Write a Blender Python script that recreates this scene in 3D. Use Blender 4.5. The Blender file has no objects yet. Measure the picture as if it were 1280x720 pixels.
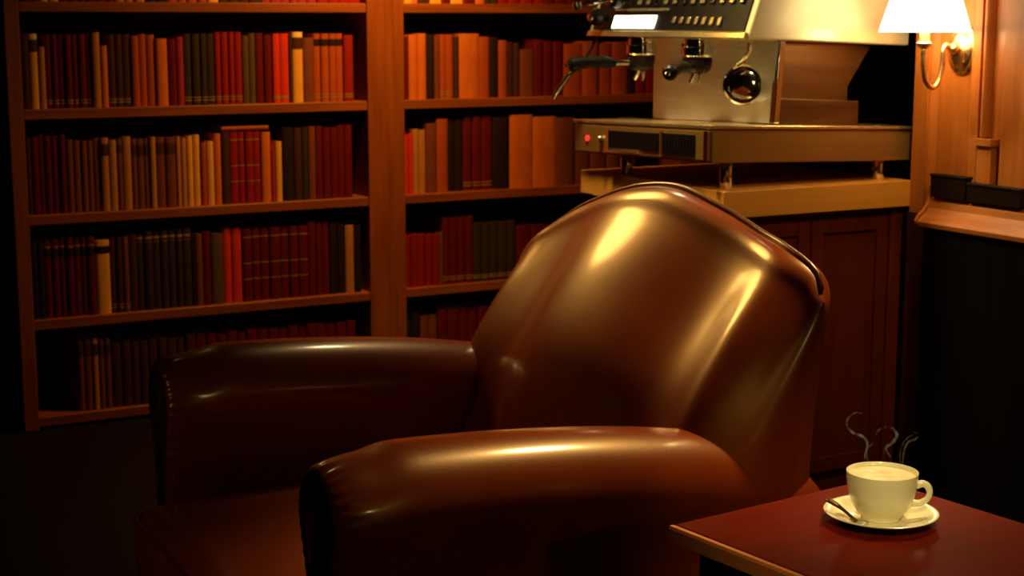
import bpy, bmesh, math, random
from mathutils import Vector, Matrix
R = random.Random(7)
sc = bpy.context.scene
col = sc.collection
# ------------------------------------------------------------------ camera numbers (layout measured on a 1280x720 frame)
FPX, HCAM = 2000.0, 1.2
TH = math.atan(335 / FPX); CT, ST = math.cos(TH), math.sin(TH)
U = Vector((1.88 * CT, 1, 0)).normalized(); V = Vector((-U.y, U.x, 0))
PHI = math.atan2(U.y, U.x)
CAM = Vector((0, 0, HCAM))
def ray(x, y):
    a = (x - 640) / FPX; b = -(y - 360) / FPX
    return Vector((a, CT + b * ST, -ST + b * CT))
def at_depth(x, y, Y):
    r = ray(x, y); return CAM + r * (Y / r.y)
P = Vector((-1.397, 4.6, 0))            # bookcase front, left inner edge, on the floor
def shelf_s(x, y):                      # distance along the bookcase front
    r = ray(x, y); t = (P - CAM).dot(V) / r.dot(V); return (CAM + r * t - P).dot(U)
def shelf_z(x, y):
    r = ray(x, y); t = (P - CAM).dot(V) / r.dot(V); return (CAM + r * t).z

# ------------------------------------------------------------------ mesh helpers
class MB:
    def __init__(s): s.v = []; s.f = []; s.m = []
    def add(s, vs, fs, mi=0, M=None):
        o = len(s.v)
        s.v += [(M @ Vector(p))[:] if M else tuple(p) for p in vs]
        for f in fs: s.f.append([i + o for i in f]); s.m.append(mi)
        return s
    def box(s, x0, x1, y0, y1, z0, z1, mi=0, M=None):
        vs = [(x, y, z) for x in (x0, x1) for y in (y0, y1) for z in (z0, z1)]
        return s.add(vs, [(0,1,3,2),(4,6,7,5),(0,4,5,1),(2,3,7,6),(0,2,6,4),(1,5,7,3)], mi, M)
    def prism(s, pts, h0, h1, axis='y', mi=0, M=None):
        n = len(pts); vs = []
        for h in (h0, h1):
            for a, b in pts:
                vs.append({'y': (a, h, b), 'x': (h, a, b), 'z': (a, b, h)}[axis])
        fs = [list(range(n)), list(range(2*n-1, n-1, -1))] + [(i, (i+1) % n, n+(i+1) % n, n+i) for i in range(n)]
        return s.add(vs, fs, mi, M)
    def lathe(s, prof, n=32, mi=0, M=None, closed=False):
        vs = []; m = len(prof)
        for r, z in prof:
            for k in range(n):
                a = 2*math.pi*k/n; vs.append((r*math.cos(a), r*math.sin(a), z))
        fs = []
        for i in range(m-1 if not closed else m):
            j = (i+1) % m
            for k in range(n): fs.append((i*n+k, i*n+(k+1) % n, j*n+(k+1) % n, j*n+k))
        return s.add(vs, fs, mi, M)
    def tube(s, pts, rad, n=10, mi=0, M=None, caps=True, flat=1.0):
        pts = [Vector(p) for p in pts]; m = len(pts)
        if not hasattr(rad, '__len__'): rad = [rad]*m
        t0 = (pts[1]-pts[0]).normalized()
        up = Vector((0,0,1)) if abs(t0.z) < .9 else Vector((1,0,0))
        nx = t0.cross(up).normalized(); vs = []
        for i in range(m):
            t = (pts[min(i+1, m-1)]-pts[max(i-1, 0)]).normalized()
            nx = (nx - t*nx.dot(t)).normalized(); ny = t.cross(nx)
            for k in range(n):
                a = 2*math.pi*k/n; vs.append((pts[i]+(nx*math.cos(a)+ny*math.sin(a)*flat)*rad[i])[:])
        fs = [(i*n+k, i*n+(k+1) % n, (i+1)*n+(k+1) % n, (i+1)*n+k) for i in range(m-1) for k in range(n)]
        if caps: fs += [list(range(n-1, -1, -1)), list(range((m-1)*n, m*n))]
        return s.add(vs, fs, mi, M)
    def loft(s, rings, mi=0, cap0=False, cap1=False, M=None):
        n = len(rings[0]); vs = [p for r in rings for p in r]
        fs = [(i*n+k, i*n+(k+1) % n, (i+1)*n+(k+1) % n, (i+1)*n+k) for i in range(len(rings)-1) for k in range(n)]
        if cap0: fs.append(list(range(n-1, -1, -1)))
        if cap1: fs.append(list(range((len(rings)-1)*n, len(rings)*n)))
        return s.add(vs, fs, mi, M)
    def rbox(s, c, h, r, n=14, fn=None, mi=0):     # rounded box, optional deform fn(p)->p
        bm = bmesh.new(); bmesh.ops.create_cube(bm, size=2)
        bmesh.ops.subdivide_edges(bm, edges=bm.edges[:], cuts=n, use_grid_fill=True)
        vs = []
        for v in bm.verts:
            q = [v.co[i]*h[i] for i in range(3)]
            core = [max(-(h[i]-r), min(h[i]-r, q[i])) for i in range(3)]
            d = Vector(q)-Vector(core)
            # cubes mapped so the outer band of the grid falls in the rounding
            if d.length > 1e-9: q = Vector(core)+d.normalized()*r
            else: q = Vector(q)
            if fn: q = fn(q)
            vs.append((q+Vector(c))[:])
        fs = [[v.index for v in f.verts] for f in bm.faces]; bm.free()
        return s.add(vs, fs, mi)
    def build(s, name, mats, parent=None, smooth=True, bevel=0, sub=0, angle=40, kind=None, segs=2, weld=False):
        me = bpy.data.meshes.new(name); me.from_pydata(s.v, [], s.f)
        if not isinstance(mats, (list, tuple)): mats = [mats]
        for m in mats: me.materials.append(m)
        me.polygons.foreach_set('material_index', s.m)
        bm = bmesh.new(); bm.from_mesh(me)
        bmesh.ops.remove_doubles(bm, verts=bm.verts, dist=2e-6) if weld else None
        bmesh.ops.recalc_face_normals(bm, faces=bm.faces); bm.to_mesh(me); bm.free()
        if smooth:
            me.polygons.foreach_set('use_smooth', [True]*len(me.polygons))
            if angle < 180 and not bevel: me.set_sharp_from_angle(angle=math.radians(angle))
        o = bpy.data.objects.new(name, me); col.objects.link(o)
        if parent: o.parent = parent
        if bevel:
            b = o.modifiers.new('b', 'BEVEL'); b.width = bevel; b.segments = segs; b.limit_method = 'ANGLE'; b.harden_normals = True
        if sub:
            m = o.modifiers.new('s', 'SUBSURF'); m.levels = sub; m.render_levels = sub
        if kind: o['kind'] = kind
        return o
def tag(o, label=None, cat=None, group=None, kind=None):
    if label: o['label'] = label
    if cat: o['category'] = cat
    if group: o['group'] = group
    if kind: o['kind'] = kind
    return o
def thing(name, label, cat, loc=(0,0,0), rz=0.0, group=None):
    o = bpy.data.objects.new(name, None); col.objects.link(o); o.empty_display_size = .05
    o.location = loc; o.rotation_euler = (0, 0, rz)
    return tag(o, label, cat, group)
def place(o, loc, rz=0.0): o.location = loc; o.rotation_euler = (0, 0, rz); return o
def spline(pts, n):                     # Catmull-Rom through points
    pts = [Vector(p) for p in pts]; out = []
    for i in range(len(pts)-1):
        p0 = pts[max(i-1, 0)]; p1 = pts[i]; p2 = pts[i+1]; p3 = pts[min(i+2, len(pts)-1)]
        for k in range(n):
            t = k/n
            out.append(.5*((2*p1)+(p2-p0)*t+(2*p0-5*p1+4*p2-p3)*t*t+(3*p1-3*p2+p3-p0)*t**3))
    out.append(pts[-1]); return out
def interp(tab, x):
    if x <= tab[0][0]: return tab[0][1]
    for (a, b), (c, d) in zip(tab, tab[1:]):
        if x <= c:
            t = (x-a)/(c-a); return b+(d-b)*t
    return tab[-1][1]
def smooth_tab(tab, x):
    pts = [Vector((a, b, 0)) for a, b in tab]
    if x <= tab[0][0]: return tab[0][1]
    if x >= tab[-1][0]: return tab[-1][1]
    for i in range(len(tab)-1):
        if x <= tab[i+1][0]:
            x0, y0 = tab[i]; x1, y1 = tab[i+1]
            m0 = (tab[i+1][1]-tab[max(i-1,0)][1])/(tab[i+1][0]-tab[max(i-1,0)][0])
            j = min(i+2, len(tab)-1); m1 = (tab[j][1]-tab[i][1])/(tab[j][0]-tab[i][0])
            h = x1-x0; t = (x-x0)/h
            return (2*t**3-3*t*t+1)*y0+(t**3-2*t*t+t)*h*m0+(-2*t**3+3*t*t)*y1+(t**3-t*t)*h*m1

# ------------------------------------------------------------------ materials
def principled(name, color, rough=.5, metal=0.0, spec=.5, coat=0.0, coat_rough=.1):
    m = bpy.data.materials.new(name); m.use_nodes = True
    b = m.node_tree.nodes['Principled BSDF']
    b.inputs['Base Color'].default_value = (*color, 1); b.inputs['Roughness'].default_value = rough
    b.inputs['Metallic'].default_value = metal; b.inputs['Specular IOR Level'].default_value = spec
    b.inputs['Coat Weight'].default_value = coat; b.inputs['Coat Roughness'].default_value = coat_rough
    return m
def mottled(name, c1, c2, rough=.5, scale=(8,8,8), bump=0.0, bscale=60, metal=0.0, spec=.5, coat=0.0, coat_rough=.1, rr=.08, detail=5):
    m = principled(name, c1, rough, metal, spec, coat, coat_rough); nt = m.node_tree; N = nt.nodes; L = nt.links
    b = N['Principled BSDF']
    tc = N.new('ShaderNodeTexCoord'); mp = N.new('ShaderNodeMapping'); mp.inputs['Scale'].default_value = scale
    L.new(tc.outputs['Object'], mp.inputs['Vector'])
    no = N.new('ShaderNodeTexNoise'); no.inputs['Scale'].default_value = 1; no.inputs['Detail'].default_value = detail
    no.inputs['Roughness'].default_value = .6
    L.new(mp.outputs[0], no.inputs['Vector'])
    r = N.new('ShaderNodeValToRGB'); r.color_ramp.elements[0].position = .3; r.color_ramp.elements[1].position = .7
    r.color_ramp.elements[0].color = (*c1, 1); r.color_ramp.elements[1].color = (*c2, 1)
    L.new(no.outputs['Fac'], r.inputs[0]); L.new(r.outputs[0], b.inputs['Base Color'])
    mr = N.new('ShaderNodeMapRange'); mr.inputs['To Min'].default_value = max(0, rough-rr); mr.inputs['To Max'].default_value = rough+rr
    L.new(no.outputs['Fac'], mr.inputs['Value']); L.new(mr.outputs[0], b.inputs['Roughness'])
    if bump:
        n2 = N.new('ShaderNodeTexNoise'); n2.inputs['Scale'].default_value = bscale; n2.inputs['Detail'].default_value = 3
        L.new(tc.outputs['Object'], n2.inputs['Vector'])
        bu = N.new('ShaderNodeBump'); bu.inputs['Strength'].default_value = bump; bu.inputs['Distance'].default_value = .002
        L.new(n2.outputs['Fac'], bu.inputs['Height']); L.new(bu.outputs[0], b.inputs['Normal'])
    return m
def wood(name, c1, c2, axis, rough=.4, coat=.2, spec=.5):
    s = [55, 55, 55]; s['xyz'.index(axis)] = 2.5
    return mottled(name, c1, c2, rough, tuple(s), bump=.05, bscale=120, coat=coat, coat_rough=.2, spec=spec)
MW = {a: wood('shelf_wood_'+a, (.17,.034,.003), (.30,.068,.007), a, .42, .0, .3) for a in 'xyz'}
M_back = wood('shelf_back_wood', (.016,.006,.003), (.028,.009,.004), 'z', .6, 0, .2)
M_panel = {a: wood('wall_panel_wood_'+a, (.38,.098,.011), (.50,.142,.017), a, .45, .1) for a in 'xyz'}
M_cover = wood('dark_cover_wood', (.05,.008,.003), (.075,.012,.004), 'z', .5, .05)
M_lower = wood('cabinet_wood', (.12,.013,.002), (.18,.022,.003), 'z', .55, 0, .15)
M_slab = {a: wood('worktop_wood_'+a, (.62,.24,.025), (.72,.295,.035), a, .45, .05) for a in 'xy'}
M_table = mottled('table_wood', (.085,.005,.001), (.125,.009,.0016), .45, (6,60,60), bump=.03, bscale=90, spec=.03, rr=.04)
M_tedge = wood('table_edge_wood', (.60,.17,.04), (.72,.23,.055), 'y', .35, .2)
M_dark = wood('black_lacquer', (.003,.0018,.0012), (.005,.003,.002), 'z', .5, 0, .1)
M_leather = mottled('oxblood_leather', (.115,.0115,.0005), (.160,.019,.0007), .37, (7,7,7), bump=.04, bscale=260, spec=.55, coat=.42, coat_rough=.14, rr=.03)
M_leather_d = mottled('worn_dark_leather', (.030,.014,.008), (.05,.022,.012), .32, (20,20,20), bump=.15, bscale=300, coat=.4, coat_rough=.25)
M_pipe = mottled('leather_piping', (.07,.012,.003), (.10,.018,.004), .35, (20,20,20), coat=.5, coat_rough=.2)
M_brass = mottled('aged_brass', (.80,.50,.20), (.88,.60,.28), .28, (30,30,30), metal=1, rr=.06)
M_chrome = mottled('polished_chrome', (.78,.76,.72), (.85,.83,.80), .10, (12,12,12), metal=1, rr=.04)
M_steel = mottled('brushed_steel', (.74,.72,.70), (.88,.86,.83), .34, (4,4,80), metal=.8, rr=.07)
M_cream = mottled('champagne_enamel', (.60,.49,.30), (.64,.53,.33), .30, (9,9,9), metal=.35, coat=.3, coat_rough=.2, rr=.04)
M_bronze = mottled('bronze_sheet', (.10,.038,.008), (.15,.062,.014), .36, (4,4,50), metal=.7, rr=.05)
M_tray = mottled('tray_sheet', (.36,.19,.045), (.44,.245,.06), .33, (4,4,50), metal=.7, rr=.05)
M_gold = mottled('polished_champagne_edge', (.75,.56,.26), (.82,.64,.32), .22, (9,9,9), metal=.9, rr=.04)
M_black = mottled('black_plastic', (.003,.0025,.0022), (.005,.004,.0035), .35, (20,20,20))
M_blackm = mottled('black_metal', (.009,.004,.003), (.013,.006,.004), .5, (20,20,20), spec=.15)
M_porc = mottled('white_porcelain', (.84,.77,.56), (.87,.80,.60), .22, (6,6,6), coat=.4, coat_rough=.08, rr=.03)
M_gilt = mottled('gilt_lettering', (.16,.05,.015), (.62,.34,.10), .4, (260,260,260), metal=.3)
M_page = mottled('page_paper', (.50,.36,.18), (.58,.43,.24), .8, (5,200,5))
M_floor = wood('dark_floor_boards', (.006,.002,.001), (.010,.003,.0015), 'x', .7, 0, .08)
M_wall = mottled('brown_plaster', (.03,.010,.004), (.04,.014,.005), .7, (3,3,3), bump=.1)
M_ceil = mottled('ceiling_plaster', (.05,.025,.01), (.06,.03,.012), .8, (3,3,3))
def tint(m, c, coat=(1,1,1)):
    b = m.node_tree.nodes['Principled BSDF']; b.inputs['Specular Tint'].default_value = (*c, 1); b.inputs['Coat Tint'].default_value = (*coat, 1)
for _m in (M_leather, M_pipe, M_leather_d): tint(_m, (1,.56,.15))
def emissive(name, color, strength, base=(.8,.7,.5)):
    m = principled(name, base, .6); b = m.node_tree.nodes['Principled BSDF']
    b.inputs['Emission Color'].default_value = (*color, 1); b.inputs['Emission Strength'].default_value = strength
    return m
M_shade = emissive('lit_lampshade', (1,.80,.45), 5)
M_bulb = emissive('bulb_glass', (1,.82,.5), 20)
M_led = emissive('red_led', (1,.03,.02), 1.2, (.3,.01,.01))
M_display = emissive('backlit_display', (1,.93,.68), 3.0)
tint(M_table, (1,.35,.12)); M_black.node_tree.nodes['Principled BSDF'].inputs['Specular IOR Level'].default_value = .2
def crema():
    m = mottled('milk_foam', (.70,.50,.24), (.90,.84,.64), .5, (34,60,34), rr=.05, detail=2)
    return m
M_foam = crema()
def steam_mat():
    m = bpy.data.materials.new('steam_vapour'); m.use_nodes = True; nt = m.node_tree; nt.nodes.clear()
    o = nt.nodes.new('ShaderNodeOutputMaterial'); v = nt.nodes.new('ShaderNodeVolumePrincipled')
    v.inputs['Color'].default_value = (.80,.88,1,1); v.inputs['Density'].default_value = 14; v.inputs['Anisotropy'].default_value = .3
    tc = nt.nodes.new('ShaderNodeTexCoord'); no = nt.nodes.new('ShaderNodeTexNoise'); no.inputs['Scale'].default_value = 90
    mr = nt.nodes.new('ShaderNodeMapRange'); mr.inputs['From Min'].default_value = .35; mr.inputs['From Max'].default_value = .7
    mr.inputs['To Min'].default_value = 2; mr.inputs['To Max'].default_value = 80
    nt.links.new(tc.outputs['Object'], no.inputs['Vector']); nt.links.new(no.outputs['Fac'], mr.inputs['Value'])
    nt.links.new(mr.outputs[0], v.inputs['Density']); nt.links.new(v.outputs[0], o.inputs['Volume'])
    return m
M_steam = steam_mat()

# ------------------------------------------------------------------ the room
W = P + U*1.86; W = Vector((1.018, 4.038, 0))            # far end of the right-hand wall pier
def room(name, mb, m, bevel=0):
    o = mb.build(name, m, smooth=False, bevel=bevel, kind='structure'); place(o, (P.x, P.y, 0), PHI); return o
def loc_in_room(v): d = Vector(v)-P; return d.dot(U), d.dot(V)
cx, cy = loc_in_room((0, 0, 0)); wx, wy = loc_in_room(W)
X0, X1, Y0, Y1 = -3.2, 3.9, -6.6, .34
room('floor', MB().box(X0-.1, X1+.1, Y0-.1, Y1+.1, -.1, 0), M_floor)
room('ceiling', MB().box(X0-.1, X1+.1, Y0-.1, Y1+.1, 2.7, 2.8), M_ceil)
room('wall_back', MB().box(X0-.1, X1+.1, Y1, Y1+.1, 0, 2.7), M_wall)
room('wall_left', MB().box(X0-.1, X0, Y0, Y1, 0, 2.7), M_wall)
room('wall_front', MB().box(X0, X1, Y0-.1, Y0, 0, 2.7), M_wall)
# right wall: its far end stands at W; beyond it the room opens into the corner behind the coffee machine
room('wall_right', MB().box(wx, wx+.2, Y0, wy, 0, 2.7).box(X1, X1+.1, wy, Y1, 0, 2.7).box(wx+.2, X1+.1, wy-.1, wy, 0, 2.7), M_panel['z'])
# raised frame and mouldings of the panelled right wall (y counts from the far end of the wall towards the camera)
def on_wall(name, mb, m, bevel=.002):
    o = mb.build(name, m, smooth=False, bevel=bevel, kind='structure'); place(o, (W.x, W.y, 0), PHI); return o
on_wall('trim_1', MB().box(-.014, 0, -.052, 0, .0, 2.68), M_panel['z'])
on_wall('trim_2', MB().prism([(0,-.052),(-.010,-.052),(-.007,-.060),(-.003,-.068),(0,-.074)], 0, 2.68, 'z'), M_panel['z'], .001)
on_wall('trim_3', MB().prism([(0,-.182),(-.004,-.188),(-.012,-.194),(-.016,-.203),(-.016,-.226),(0,-.226)], 0, 2.68, 'z'), M_panel['z'], .001)
half = [(0,-.232)]+[(-.022*math.sin(math.pi*k/10), -.2435+.0115*math.cos(math.pi*k/10)) for k in range(11)]+[(0,-.255)]
t4 = MB().prism(half, .925, 2.68, 'z').box(-.030, 0, -.286, -.228, .905, .922).box(-.022, 0, -.280, -.233, 0, .905)
on_wall('trim_4', t4, M_panel['z'], .001)
on_wall('trim_5', MB().prism([(0,-.292),(-.010,-.296),(-.02,-.306),(-.02,-.60),(0,-.60)], 0, 2.68, 'z'), M_panel['z'], .001)

on_wall('trim_6', MB().box(-.0185, -.0142, -.104, -.0005, 0, .722).box(-.0185, -.0005, -.104, -.0545, 0, .722), M_cover, .001)  # thin dark cover added to darken the foot of the wall end
# ------------------------------------------------------------------ bookcase
SZ = [1.252, .946, .640, .331, .040]; ST_ = .030; DEP = .30
bc = thing('bookcase', 'tall wall-filling brown wooden bookcase with a wide centre post, full of books', 'bookcase', (P.x, P.y, 0), PHI)
S1, S2, S3 = 1.068, 1.196, 2.264
for a, b in ((-.044, 0), (S1, S2), (S3, S3+.10)):
    MB().box(a, b, 0, DEP, 0, 2.45).build('upright', MW['z'], bc, smooth=False, bevel=.004)
for (a, b) in ((0, S1), (S2, S3)):
    for z in [1.862, 1.558]+SZ:
        MB().box(a, b, .004, DEP-.012, z-ST_, z).build('shelf', MW['x'], bc, smooth=False, bevel=.003)
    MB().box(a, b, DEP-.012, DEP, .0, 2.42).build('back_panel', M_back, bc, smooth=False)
MB().box(-.044, S3+.10, -.012, DEP, 2.42, 2.50).build('cornice', MW['x'], bc, smooth=False, bevel=.006)

BC = {  # cloth / leather colours of the bindings
 'dark red': (.115,.006,.003), 'red': (.25,.010,.005), 'crimson': (.30,.022,.030), 'bright red': (.55,.030,.010), 'orange': (.56,.12,.018),
 'rust': (.36,.058,.010), 'yellow': (.72,.30,.035), 'tan': (.42,.155,.035), 'brown': (.17,.040,.010), 'dark brown': (.060,.018,.007),
 'black': (.022,.010,.006), 'dark green': (.040,.021,.006), 'olive': (.10,.050,.012), 'peach': (.74,.30,.10), 'cream': (.75,.5,.25)}
BM = {k: mottled('binding_'+k.replace(' ', '_'), tuple(c*.82 for c in v), tuple(min(1, c*1.12) for c in v), .5, (40,40,12), bump=.12, bscale=300, spec=.35) for k, v in BC.items()}
for _m in BM.values(): _m.node_tree.nodes['Principled BSDF'].inputs['Specular IOR Level'].default_value = .12
# runs: (first px, last px, binding, how many, px of the book tops at that place, extra)
ROWS = {
 ('left', 0): (6, [(33,52,'dark red',2,0,''),(52,76,'peach',2,0,'g'),(76,146,'dark red',6,0,''),(146,184,'tan',3,0,''),(184,212,'black',2,0,''),(212,262,'rust',4,0,'g'),(262,276,'peach',1,0,''),(276,330,'dark brown',4,0,''),(330,400,'crimson',6,0,'g'),(400,455,'red',4,0,'')]),
 ('left', 1): (132, [(31,41,'dark brown',1,42,''),(41,52,'yellow',1,42,'lc'),(52,61,'tan',1,59,''),(61,120,'dark red',7,43,'g'),(120,130,'tan',1,41,''),(130,139,'orange',1,57,''),(139,169,'dark brown',3,43,'g'),(169,199,'rust',3,42,''),(199,214,'orange',1,45,''),(214,225,'dark red',1,49,''),(225,234,'crimson',1,43,''),(234,273,'dark green',4,42,'g'),(273,307,'red',4,40,'g'),(307,324,'olive',2,42,''),(324,345,'dark red',2,42,''),(345,366,'bright red',2,42,'k'),(366,370,'dark brown',1,44,''),(370,383,'yellow',1,40,'lc'),(383,397,'brown',1,44,''),(397,434,'rust',4,42,'ng'),(434,446,'red',1,44,'g')]),
 ('left', 2): (262, [(36,44,'dark brown',1,170,''),(44,88,'dark red',5,167,''),(88,131,'brown',5,173,''),(131,141,'tan',1,173,'l'),(141,151,'tan',1,173,''),(151,158,'brown',1,174,'n'),(158,169,'tan',1,172,''),(169,192,'brown',3,174,'l'),(192,200,'tan',1,172,''),(200,225,'brown',2,172,'l'),(225,238,'tan',2,170,''),(238,255,'yellow',2,168,''),(255,263,'rust',1,176,''),(263,272,'peach',1,177,''),(272,281,'orange',1,166,''),(281,292,'dark brown',1,165,''),(292,331,'red',4,165,'gg'),(331,343,'orange',1,163,''),(343,349,'crimson',1,190,''),(349,357,'yellow',1,175,''),(357,372,'black',1,158,''),(372,382,'dark brown',1,158,''),(382,390,'dark green',1,158,''),(390,399,'brown',1,156,''),(399,446,'dark red',5,156,'')]),
 ('left', 3): (385, [(42,60,'black',2,300,''),(60,124,'dark red',7,298,'N'),(124,142,'yellow',1,301,'n'),(142,158,'dark brown',2,298,'g'),(158,166,'brown',1,297,'g'),(166,176,'dark brown',1,295,''),(176,244,'dark green',7,288,'d'),(244,249,'black',1,290,''),(249,258,'brown',1,291,''),(258,268,'dark red',1,291,''),(268,284,'olive',1,289,''),(284,308,'bright red',2,286,''),(308,390,'dark red',7,285,'gg'),(390,417,'dark red',3,278,''),(417,436,'black',2,280,''),(436,447,'tan',1,281,''),(447,456,'black',1,280,'')]),
 ('left', 4): (514, [(102,120,'brown',2,424,'l'),(120,128,'tan',1,424,'l'),(128,144,'brown',2,424,'l'),(144,250,'dark brown',9,424,''),(250,450,'dark red',16,410,'')]),
 ('right', 0): (6, [(509,520,'yellow',1,0,''),(520,526,'orange',1,0,''),(526,541,'dark brown',1,0,''),(541,556,'yellow',1,0,''),(556,567,'dark red',1,0,''),(567,583,'yellow',1,0,''),(583,598,'dark red',1,0,''),(598,610,'orange',1,0,''),(610,627,'dark green',2,0,''),(627,686,'red',4,0,''),(686,800,'dark red',8,0,'')]),
 ('right', 1): (127, [(507,515,'dark red',1,44,''),(515,526,'orange',1,42,''),(526,537,'orange',1,42,''),(537,547,'black',1,43,''),(547,554,'brown',1,43,''),(554,571,'rust',2,43,'g'),(571,578,'dark brown',1,44,''),(578,603,'orange',1,43,''),(603,616,'rust',1,43,''),(616,627,'black',1,45,''),(627,638,'rust',1,50,''),(638,654,'dark brown',2,52,''),(654,672,'brown',1,62,'T'),(672,709,'dark red',3,50,''),(709,752,'rust',2,52,''),(752,790,'rust',2,52,''),(790,798,'black',1,52,''),(798,870,'red',4,52,'')]),
 ('right', 2): (240, [(506,521,'bright red',2,168,''),(521,537,'tan',2,160,''),(537,550,'brown',1,153,''),(550,564,'rust',1,150,''),(564,584,'black',2,148,''),(584,620,'dark red',3,146,'g'),(620,641,'black',1,146,''),(641,670,'orange',1,143,''),(670,699,'orange',1,143,''),(699,722,'brown',1,148,''),(722,800,'brown',4,148,'')]),
 ('right', 3): (358, [(507,553,'red',5,292,''),(553,558,'brown',1,291,''),(558,596,'dark red',4,272,'g'),(596,650,'dark green',5,278,'g'),(650,760,'dark red',7,280,'')]),
 ('right', 4): (470, [(508,530,'black',2,390,''),(530,552,'brown',2,395,''),(552,640,'dark red',7,385,'')]),
}
ORD = ['first','second','third','fourth','fifth','sixth','seventh','eighth','ninth','tenth','eleventh','twelfth','thirteenth','fourteenth','fifteenth','sixteenth',
       'seventeenth','eighteenth','nineteenth','twentieth','twenty-first','twenty-second','twenty-third','twenty-fourth','twenty-fifth','twenty-sixth','twenty-seventh','twenty-eighth']
SHELF = ['top visible','second','third','fourth','bottom']
def book_mesh(w, h, d, name, opt, wob):
    mb = MB(); r = min(.006, w*.3); t = .0022; n = 6
    arc = [(w/2-math.cos(math.pi*k/n)*w/2, -math.sin(math.pi*k/n)*r) for k in range(n+1)]   # rounded spine bulging to -y
    outer = arc+[(w, d), (w-t, d), (w-t, .004)]+[(t, .004), (t, d), (0, d)]
    mb.prism([(a, b) for a, b in outer], 0, h, 'z', 0)
    mb.box(t, w-t, .005, d-.005, .003, h-.004, 1)
    def band(z0, z1, mi, off=.0006):
        a2 = [(x, y-off) for x, y in arc]; a3 = [(x, y) for x, y in reversed(arc)]
        mb.prism(a2+a3, z0, z1, 'z', mi)
    if 'g' in opt:
        for q in ((.06,.10) if opt.count('g') == 1 else (.30,.52,.88)):
            band(h*q, h*q+.0035, 2)
    if 'd' in opt: band(h*.90, h*.93, 2); band(h*.86, h*.865, 2)
    if 'l' in opt: band(h*.76, h*.92, 3)
    if 'c' in opt: band(h*.93, h*.995, 4); band(h*.76, h*.92, 3, .0008)
    if 'n' in opt: band(h*.82, h*.92, 3)
    if 'N' in opt: band(h*.76, h*.86, 3); band(h*.885, h*.9, 2)
    if 'k' in opt: band(h*.06, h*.10, 2)
    mats = [BM[name], M_page, M_gilt, BM['black' if name != 'brown' and 'l' not in opt else 'dark brown'], BM['cream']]
    return mb, mats
for (side, ri), (ybase, runs) in ROWS.items():
    z0 = SZ[ri]; lim = (0.004, S1-.004) if side == 'left' else (S2+.004, S3-.004)
    cnt = {}; tot = {}
    for r in runs: tot[r[2]] = tot.get(r[2], 0)+r[3]
    for (xa, xb, cname, n, ytop, opt) in runs:
        if side == 'left' and ri == 4: yb2 = 514-(xa-100)*.03
        sa = max(lim[0], shelf_s(xa, ybase)); sb = min(lim[1], shelf_s(xb, ybase))
        if sb-sa < .004: continue
        w0 = (sb-sa)/n; cuts = [sa]
        for i in range(n-1): cuts.append(sa+w0*(i+1)+R.uniform(-.12, .12)*w0)
        cuts.append(sb)
        if ytop == 0: h0 = R.uniform(.215, .25)
        else: h0 = max(.15, shelf_z((xa+xb)/2, ytop)-z0)
        h0 = min(h0, .268)
        for i in range(n):
            w = cuts[i+1]-cuts[i]-.0009
            h = h0*(R.uniform(.995,1) if len(opt) else R.uniform(.955, 1.01)); d = R.uniform(.14, .17); rec = .028+R.uniform(-.004, .005)
            if n == 1: rec = .024
            mb, mats = book_mesh(w, h, d, cname, opt.replace('T', ''), 0)
            k = cnt.get(cname, 0); cnt[cname] = k+1
            o = mb.build('book', mats, smooth=True, angle=35)
            loc = P+U*(cuts[i]+.0004)+V*rec; place(o, (loc.x, loc.y, z0+.0004), PHI)
            pos = ('only '+cname+' book' if tot[cname] == 1 else ORD[k]+' '+cname+' book from the left')
            tag(o, 'upright %s, %s shelf, %s half of the bookcase' % (pos, SHELF[ri], side), 'book', 'books on the %s shelf, %s half of the bookcase' % (SHELF[ri], side))
# a thin book lying flat on the red volumes
mb, mats = book_mesh(.014, .150, .14, 'rust', '', 0)
lay = MB(); lay.v = [(z, y, x) for x, y, z in mb.v]; lay.f = mb.f; lay.m = mb.m
o = lay.build('book', mats, smooth=True, angle=35)
sx = shelf_s(283, 262); hh = max([0]+[ (ob.location.z + max(v.co.z for v in ob.data.vertices)) for ob in bpy.data.objects
      if ob.name.startswith('book') and ob.get('category') == 'book' and abs(ob.location.z-SZ[2]) < .01 and sx-.02 < (Vector(ob.location)-P).dot(U) < sx+.14])
loc = P+U*sx+V*.026; place(o, (loc.x, loc.y, hh+.0006), PHI)
tag(o, 'thin rust-coloured book lying flat across the red volumes, third shelf, left half', 'book', 'books on the third shelf, left half of the bookcase')

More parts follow.
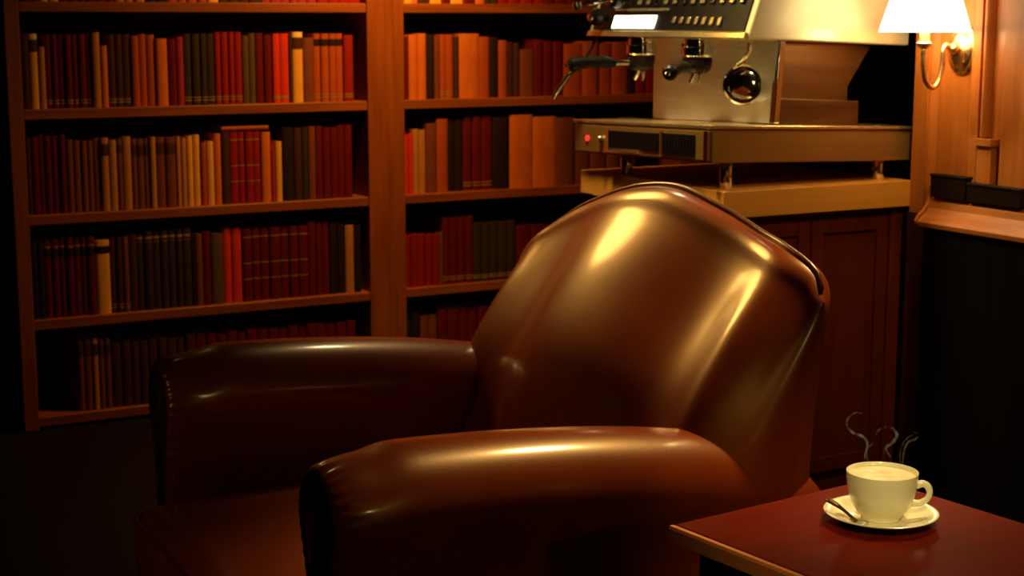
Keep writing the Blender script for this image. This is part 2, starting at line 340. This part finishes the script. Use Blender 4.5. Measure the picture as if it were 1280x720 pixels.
# ------------------------------------------------------------------ armchair (local x = towards its back, y = across, origin under the front of the near arm)
CH = Vector((-.272, 2.193, 0))
ch = thing('armchair', 'reddish-brown leather club armchair with rolled arms and a humped back', 'armchair', CH, PHI)
HW, SC = .473, .383
def top_h(t):
    return smooth_tab([(-1,.758),(-.93,.800),(-.8,.828),(-.6,.847),(-.35,.880),(-.12,.903),(.1,.897),(.3,.878),(.475,.856),(.65,.828),(.8,.790),(.9,.756),(1,.71)], t)
RIDGE = [(.10,.555),(.35,.565),(.45,.58),(.55,.615),(.65,.690),(.72,.748),(.80,.815),(.86,.84)]
def back_slice(t, k):
    H = top_h(t); top = H; pts = []
    s = SC+HW*t; r = .040*(.55+.45*k)
    dv = .036*math.exp(-((abs(t)-.52)/.20)**2)-.020*math.exp(-((t-.12)/.30)**2)-.026*math.exp(-((abs(t)-.82)/.10)**2)
    def af(z):
        zz = z*.80/max(H, .80); fade = 1 if z < top-.12 else max(0, (top-z)/.12)
        return smooth_tab(RIDGE, zz)+dv*(.25+.75*fade)*min(1, max(0, (z-.2)/.25))
    def ab(z): return .905-.03*max(0, (z-.55)/.3)
    mid = lambda z: .5*(af(z)+ab(z))
    NF = 16; zs = [.14+(top-r-.14)*i/(NF-1) for i in range(NF)]
    K = lambda a, z: mid(z)+(a-mid(z))*k
    for z in zs: pts.append((K(af(z), z), s, z))
    zt = top-r; a0, a1 = K(af(zt), zt), K(ab(zt), zt); c = (a0+a1)/2; rr = (a1-a0)/2
    for i in range(1, 8):
        an = math.pi*(1-i/8); pts.append((c+rr*math.cos(an), s, zt+r*math.sin(an)))
    for z in reversed(zs): pts.append((K(ab(z), z), s, z))
    return pts
ts = []
for i in range(-30, 31):
    x = i/30; ts.append(math.copysign(1-(1-abs(x))**2.3, x))
rings = [back_slice(t, max(.0, 1-abs(t)**5)**.5) for t in ts]
MB().loft(rings).build('back', M_leather, ch, angle=180, sub=1, weld=True)
pip = []
for t in [(-.975+1.95*i/50) for i in range(51)]:
    sl = back_slice(t, max(.05, 1-abs(t)**5)**.5); q = sl[16+3]; pip.append((q[0], q[1], q[2]+.0015))
MB().tube(pip, .0048, 8).build('piping', M_pipe, ch, angle=180)
# arms
prof_half = [(.089*math.sin(math.radians(q)), -.092*(1-math.cos(math.radians(q)))) for q in range(0, 100, 12)]+[(.0855,-.115),(.077,-.145),(.067,-.180),(.059,-.23),(.056,-.32),(.058,-.46)]
def arm_ring(a, sc_, topz, inset=0.0, pleat=0.0, amp=0.0, drop=0.0):
    pts = []
    full = [(s, z) for s, z in prof_half]+[(-s, z) for s, z in reversed(prof_half[1:])]
    # half profile: round roll on top flowing into the narrower side, evenly resampled
    hp_ = spline([(s_, z_, 0) for s_, z_ in prof_half], 12); cum = [0]
    for p, q in zip(hp_, hp_[1:]): cum.append(cum[-1]+(q-p).length)
    def at_len(L):
        for i in range(len(cum)-1):
            if L <= cum[i+1]+1e-9: return hp_[i].lerp(hp_[i+1], (L-cum[i])/max(1e-9, cum[i+1]-cum[i]))
        return hp_[-1]
    NT = 26; Ls = [cum[-1]*.52*k/NT for k in range(NT)]+[cum[-1]*(.52+.48*k/8) for k in range(9)]
    hh_ = [at_len(L) for L in Ls]
    fine = [(p.x, p.y) for p in hh_]+[(-p.x, p.y) for p in reversed(hh_[1:])]
    cz = -.10
    for i, (s, z) in enumerate(fine):
        d = Vector((s, z-cz if z > cz else 0)); L = d.length or 1
        ins = inset
        if z > -.20: ins += amp*(1 if i % 2 else -1)
        s2 = s-(d.x/L)*ins; z2 = z-(d.y/L)*ins
        zz = topz+z2
        if z < -.3: zz = max(.13, .13+(z+.46)*1.0)
        pts.append((a, sc_+s2, zz))
    return pts
TOPZ = [(0,.590),(.05,.596),(.12,.599),(.31,.591),(.48,.575),(.62,.554),(.74,.528),(.83,.482),(.90,.42),(.94,.36)]
def build_arm(sc_, dz, name, label=None):
    arm = MB(); rings = []
    for a, ins, amp in ((.004,.040,.0016),(-.006,.034,.0054),(-.010,.027,.0074),(-.008,.021,.0070),(-.002,.0155,.0056),(.009,.0105,.0032),(.024,.0064,.0011),(.044,.0030,.0002),(.070,.0008,0)):
        rings.append(arm_ring(a, sc_, TOPZ[0][1]+dz, ins, 0, amp))
    for a in [.10,.13,.18,.24,.30,.36,.42,.48,.54,.60,.66,.72,.77,.81,.85,.88,.905]:
        ins = 0 if a < .82 else (a-.82)**2*3.4
        rings.append(arm_ring(a, sc_, smooth_tab(TOPZ, a)+dz, ins))
    arm.loft(rings, cap1=True)
    o = arm.build('arm', M_leather, ch, angle=180, sub=1)
    # oval front panel, domed
    fr = []
    for k, (ins, a) in enumerate(((.030,.006),(.0345,-.004),(.040,-.008),(.055,-.010),(.07,-.011))):
        fr.append(arm_ring(a, sc_, TOPZ[0][1]+dz, ins))
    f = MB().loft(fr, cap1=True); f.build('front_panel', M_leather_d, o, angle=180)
    return o
build_arm(0.0, 0.0, 'near'); build_arm(.79, .004, 'far')
# seat cushion with piping, body, front rail, feet
def crown(q):
    q = Vector(q); e = (1-(q.y/.33)**2)*(1-(q.x/.36)**2)
    if q.z > 0: q.z += .014*max(0, e)
    if q.x < -.2: q.x -= .02*(1-(q.y/.34)**2)*(1-abs(q.z)/.12)
    return q
cu = MB().rbox((.245, .392, .262), (.335, .322, .082), .05, 20, crown).build('seat_cushion', M_leather, ch, angle=180, sub=1)
def rr_path(x0, x1, y0, y1, r, z, n=8):
    pts = []
    for cxx, cyy, a0 in ((x1-r, y1-r, 0), (x0+r, y1-r, 90), (x0+r, y0+r, 180), (x1-r, y0+r, 270)):
        for k in range(n+1):
            a = math.radians(a0+90*k/n); pts.append((cxx+r*math.cos(a), cyy+r*math.sin(a), z))
    pts.append(pts[0]); return pts
for zz in (.322, .205):
    pts = []
    for x, y, z in rr_path(-.098+.012, .575, .073, .711, .055, zz, 10):
        if x < 0: x -= .016*(1-((y-.392)/.34)**2)
        pts.append((x, y, z))
    MB().tube(pts, .0062, 8, caps=False).build('piping', M_pipe, cu, angle=180)
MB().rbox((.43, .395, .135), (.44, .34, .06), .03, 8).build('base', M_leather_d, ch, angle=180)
MB().rbox((-.005, .395, .130), (.045, .40, .062), .03, 10).build('front_rail', M_leather, ch, angle=180)
for x, y in ((.04,.0),(.04,.79),(.84,.02),(.84,.77)):
    MB().lathe([(0,0),(.018,0),(.022,.012),(.030,.07),(.032,.10),(0,.10)], 16, M=Matrix.Translation((x, y, 0))).build('leg', M_dark, ch, angle=40)

# ------------------------------------------------------------------ side table
A_ = Vector((.204, 2.006, 0)); F_ = Vector((.523, 2.228, 0)); ut = (F_-A_).normalized(); rt = math.atan2(ut.y, ut.x); LT = (F_-A_).length
tb = thing('side_table', 'small square reddish-brown wooden side table with a lighter front edge', 'table', A_, rt)
DT = .46; ZT = .55
MB().box(.012, LT, -DT, 0, ZT-.020, ZT).build('table_top', M_table, tb, smooth=False, bevel=.002)
e = MB().prism([(.0, ZT-.022),(.0, ZT-.004),(.002, ZT),(.0085, ZT),(.0095, ZT-.004),(.012, ZT-.004),(.012, ZT-.022)], -DT, 0, 'y')
e.build('edge_band', M_tedge, tb, smooth=False, bevel=.0008)
MB().box(.035, LT-.025, -DT+.03, -.03, ZT-.085, ZT-.020).build('apron', M_table, tb, smooth=False, bevel=.002)
for x, y in ((.05,-.045),(.05,-DT+.045),(LT-.04,-.045),(LT-.04,-DT+.045)):
    leg = MB().loft([[(x+dx*h, y+dy*h, z) for dx, dy in ((-1,-1),(1,-1),(1,1),(-1,1))] for z, h in ((0,.012),(.03,.012),(ZT-.085,.019),(ZT-.0201,.019))], cap0=True, cap1=True)
    leg.build('leg', M_table, tb, smooth=False, bevel=.002)

# ------------------------------------------------------------------ cup, saucer, spoon, coffee, steam
CU = Vector((.484, 2.022, 0))
SR = .0735
sp = [(0,.0),(.026,.0),(.028,.0022),(.036,.0035),(.052,.0070),(.066,.0105),(SR,.0135),(SR+.0006,.0148),(SR-.001,.0156),(.064,.0128),(.050,.0092),(.036,.0066),(.030,.0062),(.027,.0052),(0,.0052)]
o = MB().lathe([(max(r,.0001), z) for r, z in sp], 64).build('saucer', M_porc, angle=60); place(o, (CU.x, CU.y, ZT+.0004))
tag(o, 'round cream porcelain saucer under the coffee cup', 'saucer')
cp = [(.0001,.004),(.021,.004),(.0225,.0),(.0255,.0),(.0262,.004),(.0325,.010),(.0395,.021),(.0434,.035),(.0455,.050),(.0462,.0615),(.0462,.0628),(.0450,.0630),(.0440,.0615),(.0432,.050),(.0410,.036),(.0370,.022),(.029,.012),(.018,.0075),(.0001,.007)]
zc = ZT+.0004+.0056
cup = thing('coffee_cup', 'wide cream porcelain coffee cup full of foamy coffee, handle to the right', 'cup', (CU.x, CU.y, zc), math.radians(-8))
MB().lathe(cp, 64).build('bowl', M_porc, cup, angle=60)
hp = spline([(.0430,0,.045),(.051,0,.0480),(.0580,0,.045),(.0612,0,.037),(.0585,0,.028),(.050,0,.0220),(.0410,0,.0210),(.0385,0,.0215)], 5)
MB().tube(hp, [.0034+.0012*abs(i/(len(hp)-1)*2-1) for i in range(len(hp))], 12, flat=1.15).build('handle', M_porc, cup, angle=180)
fo = MB().lathe([(.0001,.0590),(.012,.0592),(.024,.0588),(.034,.0580),(.0436,.0572),(.0435,.0565),(.0001,.0565)], 48).build('coffee', M_foam, angle=60)
place(fo, (CU.x, CU.y, zc)); tag(fo, 'pale foamy coffee filling the cream cup to the brim', 'coffee')
# teaspoon lying on the saucer, its handle over the left rim
sp_o = thing('teaspoon', 'small metal teaspoon resting on the left of the saucer', 'spoon', (CU.x, CU.y, ZT), 0)
a0 = Vector((-.0700, .006, .0290)); a1 = Vector((-.040, -.0370, .0125))
dirn = (a1-a0); 
pts = [a0+dirn*t+Vector((0,0,.0022*math.sin(t*math.pi))) for t in [i/8 for i in range(9)]]
MB().tube(pts, [.0050,.0056,.0052,.0044,.0036,.0031,.0029,.0029,.0032], 10, flat=.45).build('handle', M_bronze, sp_o, angle=180)
d = Vector((dirn.x, dirn.y, 0)).normalized()
rot = Matrix.Translation(a1+d*.004+Vector((0,0,-.0006))) @ Matrix.Rotation(math.atan2(d.y, d.x), 4, 'Z')
bw = []
for r, z in ((.0001,-.0026),(.4,-.0022),(.75,-.0008),(1,.0018),(.97,.0022),(.7,.0000),(.35,-.0013),(.0001,-.0017)):
    bw.append([(r*.0150*math.cos(2*math.pi*k/24), r*.0100*math.sin(2*math.pi*k/24), z) for k in range(24)])
MB().loft(bw, M=rot).build('bowl', M_steel, sp_o, angle=180)
# steam: three thin curling wisps rising from the coffee
st = MB()
for pl, r0 in (([(1086,584),(1083,566),(1084,553),(1077,545),(1066,541),(1059,532),(1060,523),(1069,516),(1078,517)], .0021),
               ([(1106,584),(1105,568),(1109,558),(1118,551),(1121,543),(1116,536),(1107,534),(1098,538),(1095,544)], .0024),
               ([(1128,586),(1129,572),(1131,560),(1136,552),(1144,549),(1148,543),(1142,540)], .0017),
               ([(1082,584),(1081,572),(1083,562),(1090,555),(1092,549)], .0012), ([(1112,584),(1113,572),(1108,563),(1109,554)], .0014), ([(1127,584),(1125,570),(1128,556),(1136,546),(1150,541)], .0011)):
    pp = spline([at_depth(x, y, 2.045+.006*math.sin(i)) for i, (x, y) in enumerate(pl)], 5)
    n = len(pp); st.tube(pp, [r0*(.30+.75*math.sin(math.pi*(i/(n-1))**.8)+.10*math.sin(i*1.3)) for i in range(n)], 8)
o = st.build('steam', M_steam, angle=180); tag(o, 'thin curling wisps of white steam above the coffee cup', 'steam', kind='stuff')

# ------------------------------------------------------------------ counter: worktop on a wooden cabinet (local x along the bookcase direction, y away)
C0 = Vector((.5, 3.758, 0))
wt = thing('worktop', 'thick honey-coloured wooden worktop under the espresso machine', 'worktop', (C0.x, C0.y, 0), PHI)
MB().box(0, .585, 0, .600, .735, .800).build('slab', [M_slab['x']], wt, smooth=False, bevel=.002)
MB().box(0.0, .585, .6005, .660, .737, .799).build('end_strip', M_slab['x'], wt, smooth=False, bevel=.002)
cb = thing('counter_cabinet', 'dark red-brown panelled cabinet below the honey-coloured worktop', 'cabinet', (C0.x, C0.y, 0), PHI)
MB().box(.03, .583, .062, .64, 0, .7345).build('body', M_lower, cb, smooth=False, bevel=.003)
def panel_door(x0, x1, nm):
    o = MB().box(x0, x1, .044, .0615, .06, .715).build(nm, M_lower, cb, smooth=False, bevel=.002)
    fr = MB(); w = .035
    fr.box(x0, x0+w, .034, .0438, .06, .715); fr.box(x1-w, x1, .034, .0438, .06, .715)
    fr.box(x0+w, x1-w, .034, .0438, .06, .10); fr.box(x0+w, x1-w, .034, .0438, .675, .715)
    fr.build('door_frame', M_lower, o, smooth=False, bevel=.003)
panel_door(.035, .290, 'door'); panel_door(.296, .540, 'door')
MB().box(.545, .583, .030, .0615, 0, .7345).build('corner_post', M_lower, cb, smooth=False, bevel=.004)

# ------------------------------------------------------------------ espresso machine
em = thing('espresso_machine', 'large champagne-coloured espresso machine with two group handles on the worktop', 'espresso machine', (C0.x, C0.y, .8), PHI)
def hexa(mb, lo, hi, mi=0):   # lo / hi: four corners (x,y,z) each, same order
    return mb.add(list(lo)+list(hi), [(3,2,1,0),(4,5,6,7),(0,1,5,4),(1,2,6,5),(2,3,7,6),(3,0,4,7)], mi)
# base tray, a little deeper at its near front corner
tlo = [(-.016,.03,.066),(.600,.03,.048),(.600,.66,.040),(-.016,.66,.048)]
thi = [(-.016,.03,.146),(.600,.03,.126),(.600,.66,.116),(-.016,.66,.127)]
hexa(MB(), tlo, thi).build('base_tray', M_tray, em, smooth=False, bevel=.003)
glo = [(-.022,.024,.1465),(.606,.024,.1265),(.606,.666,.1165),(-.022,.666,.1275)]
ghi = [(-.022,.024,.1560),(.606,.024,.1345),(.606,.666,.1245),(-.022,.666,.1362)]
hexa(MB(), glo, ghi).build('tray_rim', M_gold, em, smooth=False, bevel=.002)
# front fascia of the tray: dark plate, chrome frames, led, grille
fp = MB(); hexa(fp, [(-.022,.034,.072),(-.017,.034,.072),(-.017,.655,.053),(-.022,.655,.053)], [(-.022,.034,.141),(-.017,.034,.141),(-.017,.655,.123),(-.022,.655,.123)])
fpo = fp.build('tray_fascia', M_tray, em, smooth=False, bevel=.001)
def fz(y, t): return (.072-.019*(y-.034)/.62)+(.069+.001*(y-.034)/.62)*t
def plate(y0, y1, t0, t1, m, nm, d=.004, parent=None, x=-.0222):
    mb = MB(); hexa(mb, [(x-d,y0,fz(y0,t0)),(x,y0,fz(y0,t0)),(x,y1,fz(y1,t0)),(x-d,y1,fz(y1,t0))], [(x-d,y0,fz(y0,t1)),(x,y0,fz(y0,t1)),(x,y1,fz(y1,t1)),(x-d,y1,fz(y1,t1))])
    return mb.build(nm, m, parent or em, smooth=False, bevel=.0008)
plate(.034,.050,.0,1,M_chrome,'chrome_corner',.005)
dsp = plate(.09,.225,.12,.86,M_black,'display_window',.003)
plate(.225,.235,.08,.92,M_chrome,'display_frame',.005)
dsp2 = plate(.245,.475,.20,.84,M_black,'drawer_front',.003)
plate(.475,.487,.05,.92,M_chrome,'drawer_frame',.006)
plate(.33,.487,.02,.10,M_chrome,'drawer_lip',.006)
for k in range(9): plate(.105+.0125*k, .109+.0125*k, .25, .72, M_blackm, 'grille_bar', .0015, dsp, -.0254)
MB().lathe([(0,0),(.008,0),(.009,.006),(.005,.012),(0,.012)], 16, M=Matrix.Translation((-.0225,.515,fz(.515,.5))) @ Matrix.Rotation(-math.pi/2, 4, 'Y')).build('button', M_chrome, em)
MB().lathe([(0,0),(.008,0),(.008,.003),(0,.003)], 12, M=Matrix.Translation((-.0225,.588,fz(.588,.5))) @ Matrix.Rotation(-math.pi/2, 4, 'Y')).build('indicator_light', M_led, em)
for x, y, zt in ((.055,.07,.066),(.02,.46,.056),(.530,.07,.052),(.53,.6,.045)):
    MB().lathe([(0,.0002),(.014,.0002),(.0155,.004),(.0155,zt-.006),(.011,zt),(0,zt)], 20, M=Matrix.Translation((x, y, 0))).build('foot', M_chrome, em)
# lower body behind the groups: steel front, bronze side with stepped panels
zt0 = .1545
lb = MB(); lb.prism([(.196,.140),(.455,.132),(.455,.235),(.53,.338),(.196,.352)], .11, .60, 'y')
lb.build('lower_body', M_bronze, em, smooth=False, bevel=.002)
sf = MB(); hexa(sf, [(.183,.058,.152),(.1955,.058,.152),(.1955,.588,.136),(.183,.588,.136)], [(.183,.058,.352),(.1955,.058,.352),(.1955,.588,.352),(.183,.588,.352)])
sf.build('splash_panel', M_steel, em, smooth=False, bevel=.002)
cf = MB(); hexa(cf, [(.176,.046,.153),(.192,.046,.153),(.192,.066,.152),(.176,.066,.152)], [(.190,.046,.352),(.206,.046,.352),(.206,.066,.352),(.190,.066,.352)])
cf.build('corner_strip', M_chrome, em, smooth=False, bevel=.002)
MB().prism([(.1965,.1465),(.455,.1405),(.455,.200),(.1965,.212)], .066, .1095, 'y').build('side_step', M_bronze, em, smooth=False, bevel=.002)
# hood / upper body overhanging the groups
ulo = [(.088,.040,.3535),(.590,.040,.336),(.590,.774,.336),(.088,.774,.359)]
uhi = [(.172,.040,.590),(.590,.040,.590),(.590,.774,.590),(.172,.774,.590)]
hexa(MB(), ulo, uhi).build('hood', M_cream, em, smooth=False, bevel=.006)
slope = (.172-.088)/(.590-.3535)
def front_plate(y0, y1, z0, z1, m, nm, d=.004, off=0.0, parent=None, bevel=.0008):
    xa, xb = .088+slope*(z0-.3535)-off, .088+slope*(z1-.3535)-off
    mb = MB(); hexa(mb, [(xa-d,y0,z0),(xa-.0003,y0,z0),(xa-.0003,y1,z0),(xa-d,y1,z0)], [(xb-d,y0,z1),(xb-.0003,y0,z1),(xb-.0003,y1,z1),(xb-d,y1,z1)])
    return mb.build(nm, m, parent or em, smooth=False, bevel=bevel)
cpn = front_plate(.062,.755,.374,.575,M_black,'control_panel',.004)
front_plate(.045,.770,.356,.372,M_gold,'bottom_rail',.010,0,None,.003)
front_plate(.450,.655,.378,.412,M_display,'lit_display',.004,.0042,cpn,.002)
for k in range(7):
    y = .16+.033*k
    front_plate(y, y+.014, .386+.001*k, .408, M_gold, 'push_button', .006, .0042, cpn, .003)
for k in range(16):
    y = .09+.041*k
    if .62 > y or True: front_plate(y, y+.017, .440, .470, M_gold if k % 3 else M_chrome, 'rail_glint', .007, .0042, cpn, .003)  # raised bars standing in for reflections of the cup rail
front_plate(.40,.66,.424,.430,M_gold,'panel_bead',.005,.0042,cpn)
# steam taps on the far side
kb = MB(); 
kn = [(.0,0),(.010,0),(.010,.02),(.022,.024),(.025,.034),(.022,.046),(.010,.052),(0,.052)]
ry = Matrix.Rotation(-math.pi/2, 4, 'Y')
for (y, z, m) in ((.700,.408,M_black),(.60,.455,M_black)):
    o = MB().lathe(kn, 20, M=Matrix.Translation((.105,y,z)) @ ry).build('steam_tap', m, em)
    MB().lathe([(0,0),(.012,0),(.010,.006),(0,.008)], 16, M=Matrix.Translation((.053,y,z)) @ ry).build('tap_cap', M_chrome, o)
MB().lathe([(0,-.014),(.010,-.010),(.014,0),(.010,.010),(0,.014)], 16, M=Matrix.Translation((.03,.735,.438))).build('lever_ball', M_chrome, em)
MB().tube([(.112,.715,.45),(.07,.73,.445),(.035,.735,.44)], .005, 8).build('lever', M_chrome, em)
# two groups with portafilters
def group(y, tip, dz=0.0):
    g = MB().lathe([(0,.3525),(.034,.3525),(.034,.335),(.040,.333),(.040,.312),(.036,.308),(0,.308)], 28, M=Matrix.Translation((.115, y, 0))).build('group_head', M_chrome, em)
    for yy in (y-.05, y+.037): MB().box(.098,.118,yy,yy+.013,.312,.345).build('bayonet_lug', M_chrome, g, smooth=False, bevel=.003)
    p = MB().lathe([(0,.307),(.037,.307),(.037,.296),(.033,.276),(.024,.268),(0,.266)], 28, M=Matrix.Translation((.115, y, 0))).build('portafilter', M_blackm, em)
    b = Vector((.115, y, .290)); t = Vector(tip); dd = (t-b)
    st0 = b+dd.normalized()*.034
    MB().tube([st0, st0+dd*.18], [.008,.007], 10).build('neck', M_chrome, p)
    h0 = st0+dd*.18; pts = [h0+(t-h0)*q+Vector((0,0,.006*math.sin(math.pi*q))) for q in (0,.1,.3,.55,.8,.95,1)]
    MB().tube(pts, [.010,.014,.016,.015,.018,.0195,.014], 14).build('grip', M_black, p)
    MB().lathe([(0,-.005),(.006,-.004),(.0085,0),(.006,.005),(0,.006)], 14, M=Matrix.Translation(t+dd.normalized()*.004)).build('end_cap', M_chrome, p)
    MB().tube([(.115,y-.012,.268),(.113,y-.016,.254),(.108,y-.02,.243)], .005, 8).tube([(.115,y+.012,.268),(.113,y+.016,.254),(.108,y+.02,.243)], .005, 8).build('spout', M_chrome, p)
group(.545, (-.075,.60,.283)); group(.285, (-.045,.175,.272))
MB().tube([(.10,.745,.3545),(.085,.765,.31),(.045,.772,.262),(.028,.776,.25)], .0045, 8).build('steam_pipe', M_blackm, em)
MB().tube([(.028,.776,.25),(.004,.782,.215),(-.014,.787,.186)], [.0075,.007,.0058], 10).build('steam_wand', M_chrome, em)
gx = Matrix.Translation((.160, .150, .243)) @ Matrix.Rotation(math.radians(52), 4, 'Z') @ ry
gb = MB().lathe([(.046,0),(.050,.006),(.050,.012),(.045,.017),(.040,.017),(.038,.010),(.0001,.010)], 40, M=gx).build('gauge', M_chrome, em)
MB().lathe([(.0001,.0145),(.020,.0140),(.034,.0120),(.0375,.0105)], 32, M=gx).build('gauge_face', M_chrome, gb)
MB().tube([(.1825,.17,.243),(.166,.157,.243)], .014, 14).build('gauge_stem', M_chrome, em)
MB().tube([(.120,.075,.3525),(.117,.072,.325),(.100,.075,.300),(.092,.085,.292)], .006, 8).build('water_spout', M_gold, em)

# ------------------------------------------------------------------ wall lamp
WL = W+V*(-.152); ZL = 1.128
wl = thing('wall_lamp', 'lit brass wall lamp with a pale conical shade and curved arm', 'lamp', (WL.x, WL.y, 0), PHI)
rx = Matrix.Translation((-.0002, 0, ZL)) @ Matrix.Rotation(-math.pi/2, 4, 'Y') @ Matrix.Diagonal((1,.86,1,1))
MB().lathe([(0,0),(.060,0),(.060,.004),(.056,.008),(.046,.010),(.042,.015),(.026,.019),(.012,.024),(0,.024)], 40, M=rx).build('wall_plate', M_brass, wl)
MB().lathe([(0,0),(.012,.0),(.014,.008),(.012,.018),(.007,.022),(0,.023)], 20, M=Matrix.Translation((-.022, 0, ZL+.004)) @ Matrix.Rotation(-math.pi/2, 4, 'Y')).build('boss', M_brass, wl)
pts = spline([(-.040,0,ZL+.004),(-.056,0,ZL+.012),(-.064,0,ZL+.000),(-.066,0,ZL-.04),(-.078,0,ZL-.078),(-.098,0,ZL-.088),(-.118,0,ZL-.070),(-.126,0,ZL-.035),(-.126,0,ZL+.006)], 6)
MB().tube(pts, .0062, 12).build('arm', M_brass, wl, angle=180)
LX = -.126
MB().lathe([(0,0),(.008,0),(.017,.008),(.018,.014),(.013,.018),(.011,.05),(0,.05)], 24, M=Matrix.Translation((LX,0,ZL+.004))).build('candle_cup', M_brass, wl)
zb = 1.172
MB().lathe([(.107,0),(.106,.005),(.095,.040),(.084,.075),(.073,.115),(.068,.137),(.0665,.137),(.0715,.114),(.0825,.075),(.0935,.040),(.1045,.004)], 48, M=Matrix.Translation((LX,0,zb)), closed=True).build('lamp_shade', M_shade, wl, angle=60)
MB().lathe([(0,.0),(.010,.002),(.020,.03),(.026,.05),(.020,.07),(0,.078)], 20, M=Matrix.Translation((LX,0,ZL+.055))).build('bulb', M_bulb, wl)

# ------------------------------------------------------------------ sideboard against the right wall with two boxes on it
SBo = W+V*(-.11)
sb = thing('sideboard', 'black sideboard with a moulded orange-brown wooden top against the right wall', 'sideboard', (SBo.x, SBo.y, 0), PHI)
MB().box(-.072, -.0305, -.90, -.006, 0, .700).build('body', M_dark, sb, smooth=False, bevel=.003)
tp = [(-.031,.7005),(-.084,.7005),(-.086,.712),(-.078,.722),(-.062,.733),(-.052,.745),(-.048,.760),(-.031,.772)]
MB().prism(tp, -.92, 0, 'y').build('moulded_top', M_panel['y'], sb, smooth=False, bevel=.0015)
MB().prism([(-.031,.774),(-.031,.800),(-.038,.803),(-.044,.796),(-.044,.776),(-.050,.758),(-.062,.741),(-.080,.727),(-.088,.714),(-.086,.706),(-.078,.718),(-.058,.732),(-.048,.748),(-.040,.772)], .0005, .010, 'y').build('end_scroll', M_panel['y'], sb, smooth=False, bevel=.001)
def dark_box(y0, y1, h, label):
    o = MB().box(-.0, .022, 0, y1-y0, 0, h)
    b = W+V*(-.11+y0)+U*(-.0525)
    t = thing('storage_box', label, 'box', (b.x, b.y, .7725), PHI)
    o.build('box_body', M_blackm, t, smooth=False, bevel=.002)
    MB().box(-.002, .024, -.002, y1-y0+.002, h, h+.007).build('lid', M_blackm, t, smooth=False, bevel=.002)
dark_box(-.122, -.004, .050, 'flat black box on the sideboard, the farther one below the lamp')
dark_box(-.300, -.128, .038, 'flat black box on the sideboard, the nearer and lower one')

# ------------------------------------------------------------------ lights
def area(name, loc, size, power, color, target=None, shape='DISK'):
    l = bpy.data.lights.new(name, 'AREA'); l.shape = shape; l.size = size; l.energy = power; l.color = color
    o = bpy.data.objects.new(name, l); col.objects.link(o); o.location = loc
    t = Vector(target) if target else Vector((loc[0], loc[1], 0))
    o.rotation_euler = (t-Vector(loc)).to_track_quat('-Z', 'Y').to_euler(); return o
def point(name, loc, r, power, color):
    l = bpy.data.lights.new(name, 'POINT'); l.shadow_soft_size = r; l.energy = power; l.color = color
    o = bpy.data.objects.new(name, l); col.objects.link(o); o.location = loc; return o
def spot(name, loc, target, power, color, size, blend, radius):
    l = bpy.data.lights.new(name, 'SPOT'); l.energy = power; l.color = color; l.spot_size = math.radians(size); l.spot_blend = blend; l.shadow_soft_size = radius
    o = bpy.data.objects.new(name, l); col.objects.link(o); o.location = loc
    o.rotation_euler = (Vector(target)-Vector(loc)).to_track_quat('-Z', 'Y').to_euler(); return o
spot('pendant_spot', (1.05, 2.90, 2.35), (.43, 2.52, .75), 215, (1,.78,.33), 35, .6, .12)
b = P+U*1.10-V*.50; area('bookcase_ceiling_light', (b.x, b.y, 1.86), .22, 11, (1,.52,.10), (b.x+V.x*.3, b.y+V.y*.3, 1.0)).data.spread = math.radians(130)
rl = area('back_sheen_light', (-.80, 4.20, 2.0), .95, 4.3, (1,.62,.15), (.42,3.0,1.05)); rl.data.spread = math.radians(46)  # unseen wide light, placed and narrowed for the sheen on the chair back
b = C0-U*.35+V*.35; spot('counter_fill_spot', (1.0, 1.7, 2.35), (.86, 3.9, .86), 52, (1,.74,.28), 30, .7, .06)  # added fill from the camera side, brightens worktop and tray
b = C0-U*.35+V*.35; area('machine_fill_light', (b.x, b.y, 2.05), .16, 10.0, (1,.80,.42), (b.x+.25, b.y, .9)).data.spread = math.radians(90)  # added fill, lifts the steel front and gives the chrome its highlights
l = WL+U*LX; point('wall_lamp_bulb', (l.x, l.y, zb-.006), .02, 2.5, (1,.76,.34))
spot('arm_front_fill', (-1.6, 1.95, 1.0), (-.5, 2.62, .42), 6, (1,.76,.36), 30, .6, .06)  # unseen low spot added for glints on the arm fronts
point('table_lamp_bulb', (1.1, .3, 1.25), .045, 8.0, (1,.74,.28))
spot('cup_fill_spot', (.35, .55, 1.75), (.52, 2.03, .60), 82, (1,.79,.30), 20, .9, .05)  # added narrow fill that brightens the cup and spares the chair
w = bpy.data.worlds.new('world'); sc.world = w; w.use_nodes = True
w.node_tree.nodes['Background'].inputs[0].default_value = (.02,.008,.003,1); w.node_tree.nodes['Background'].inputs[1].default_value = .3

# ------------------------------------------------------------------ camera and view
cam = bpy.data.cameras.new('camera'); co = bpy.data.objects.new('camera', cam); col.objects.link(co)
cam.sensor_width = 36; cam.lens = FPX/1280*36; cam.clip_start = .05
co.location = CAM; co.rotation_euler = (math.pi/2-TH, 0, 0)
cam.dof.use_dof = True; cam.dof.focus_distance = 2.35; cam.dof.aperture_fstop = 9
sc.camera = co
vs = sc.view_settings; vs.view_transform = 'Standard'; vs.look = 'None'; vs.gamma = 1; vs.exposure = 0; vs.use_curve_mapping = False
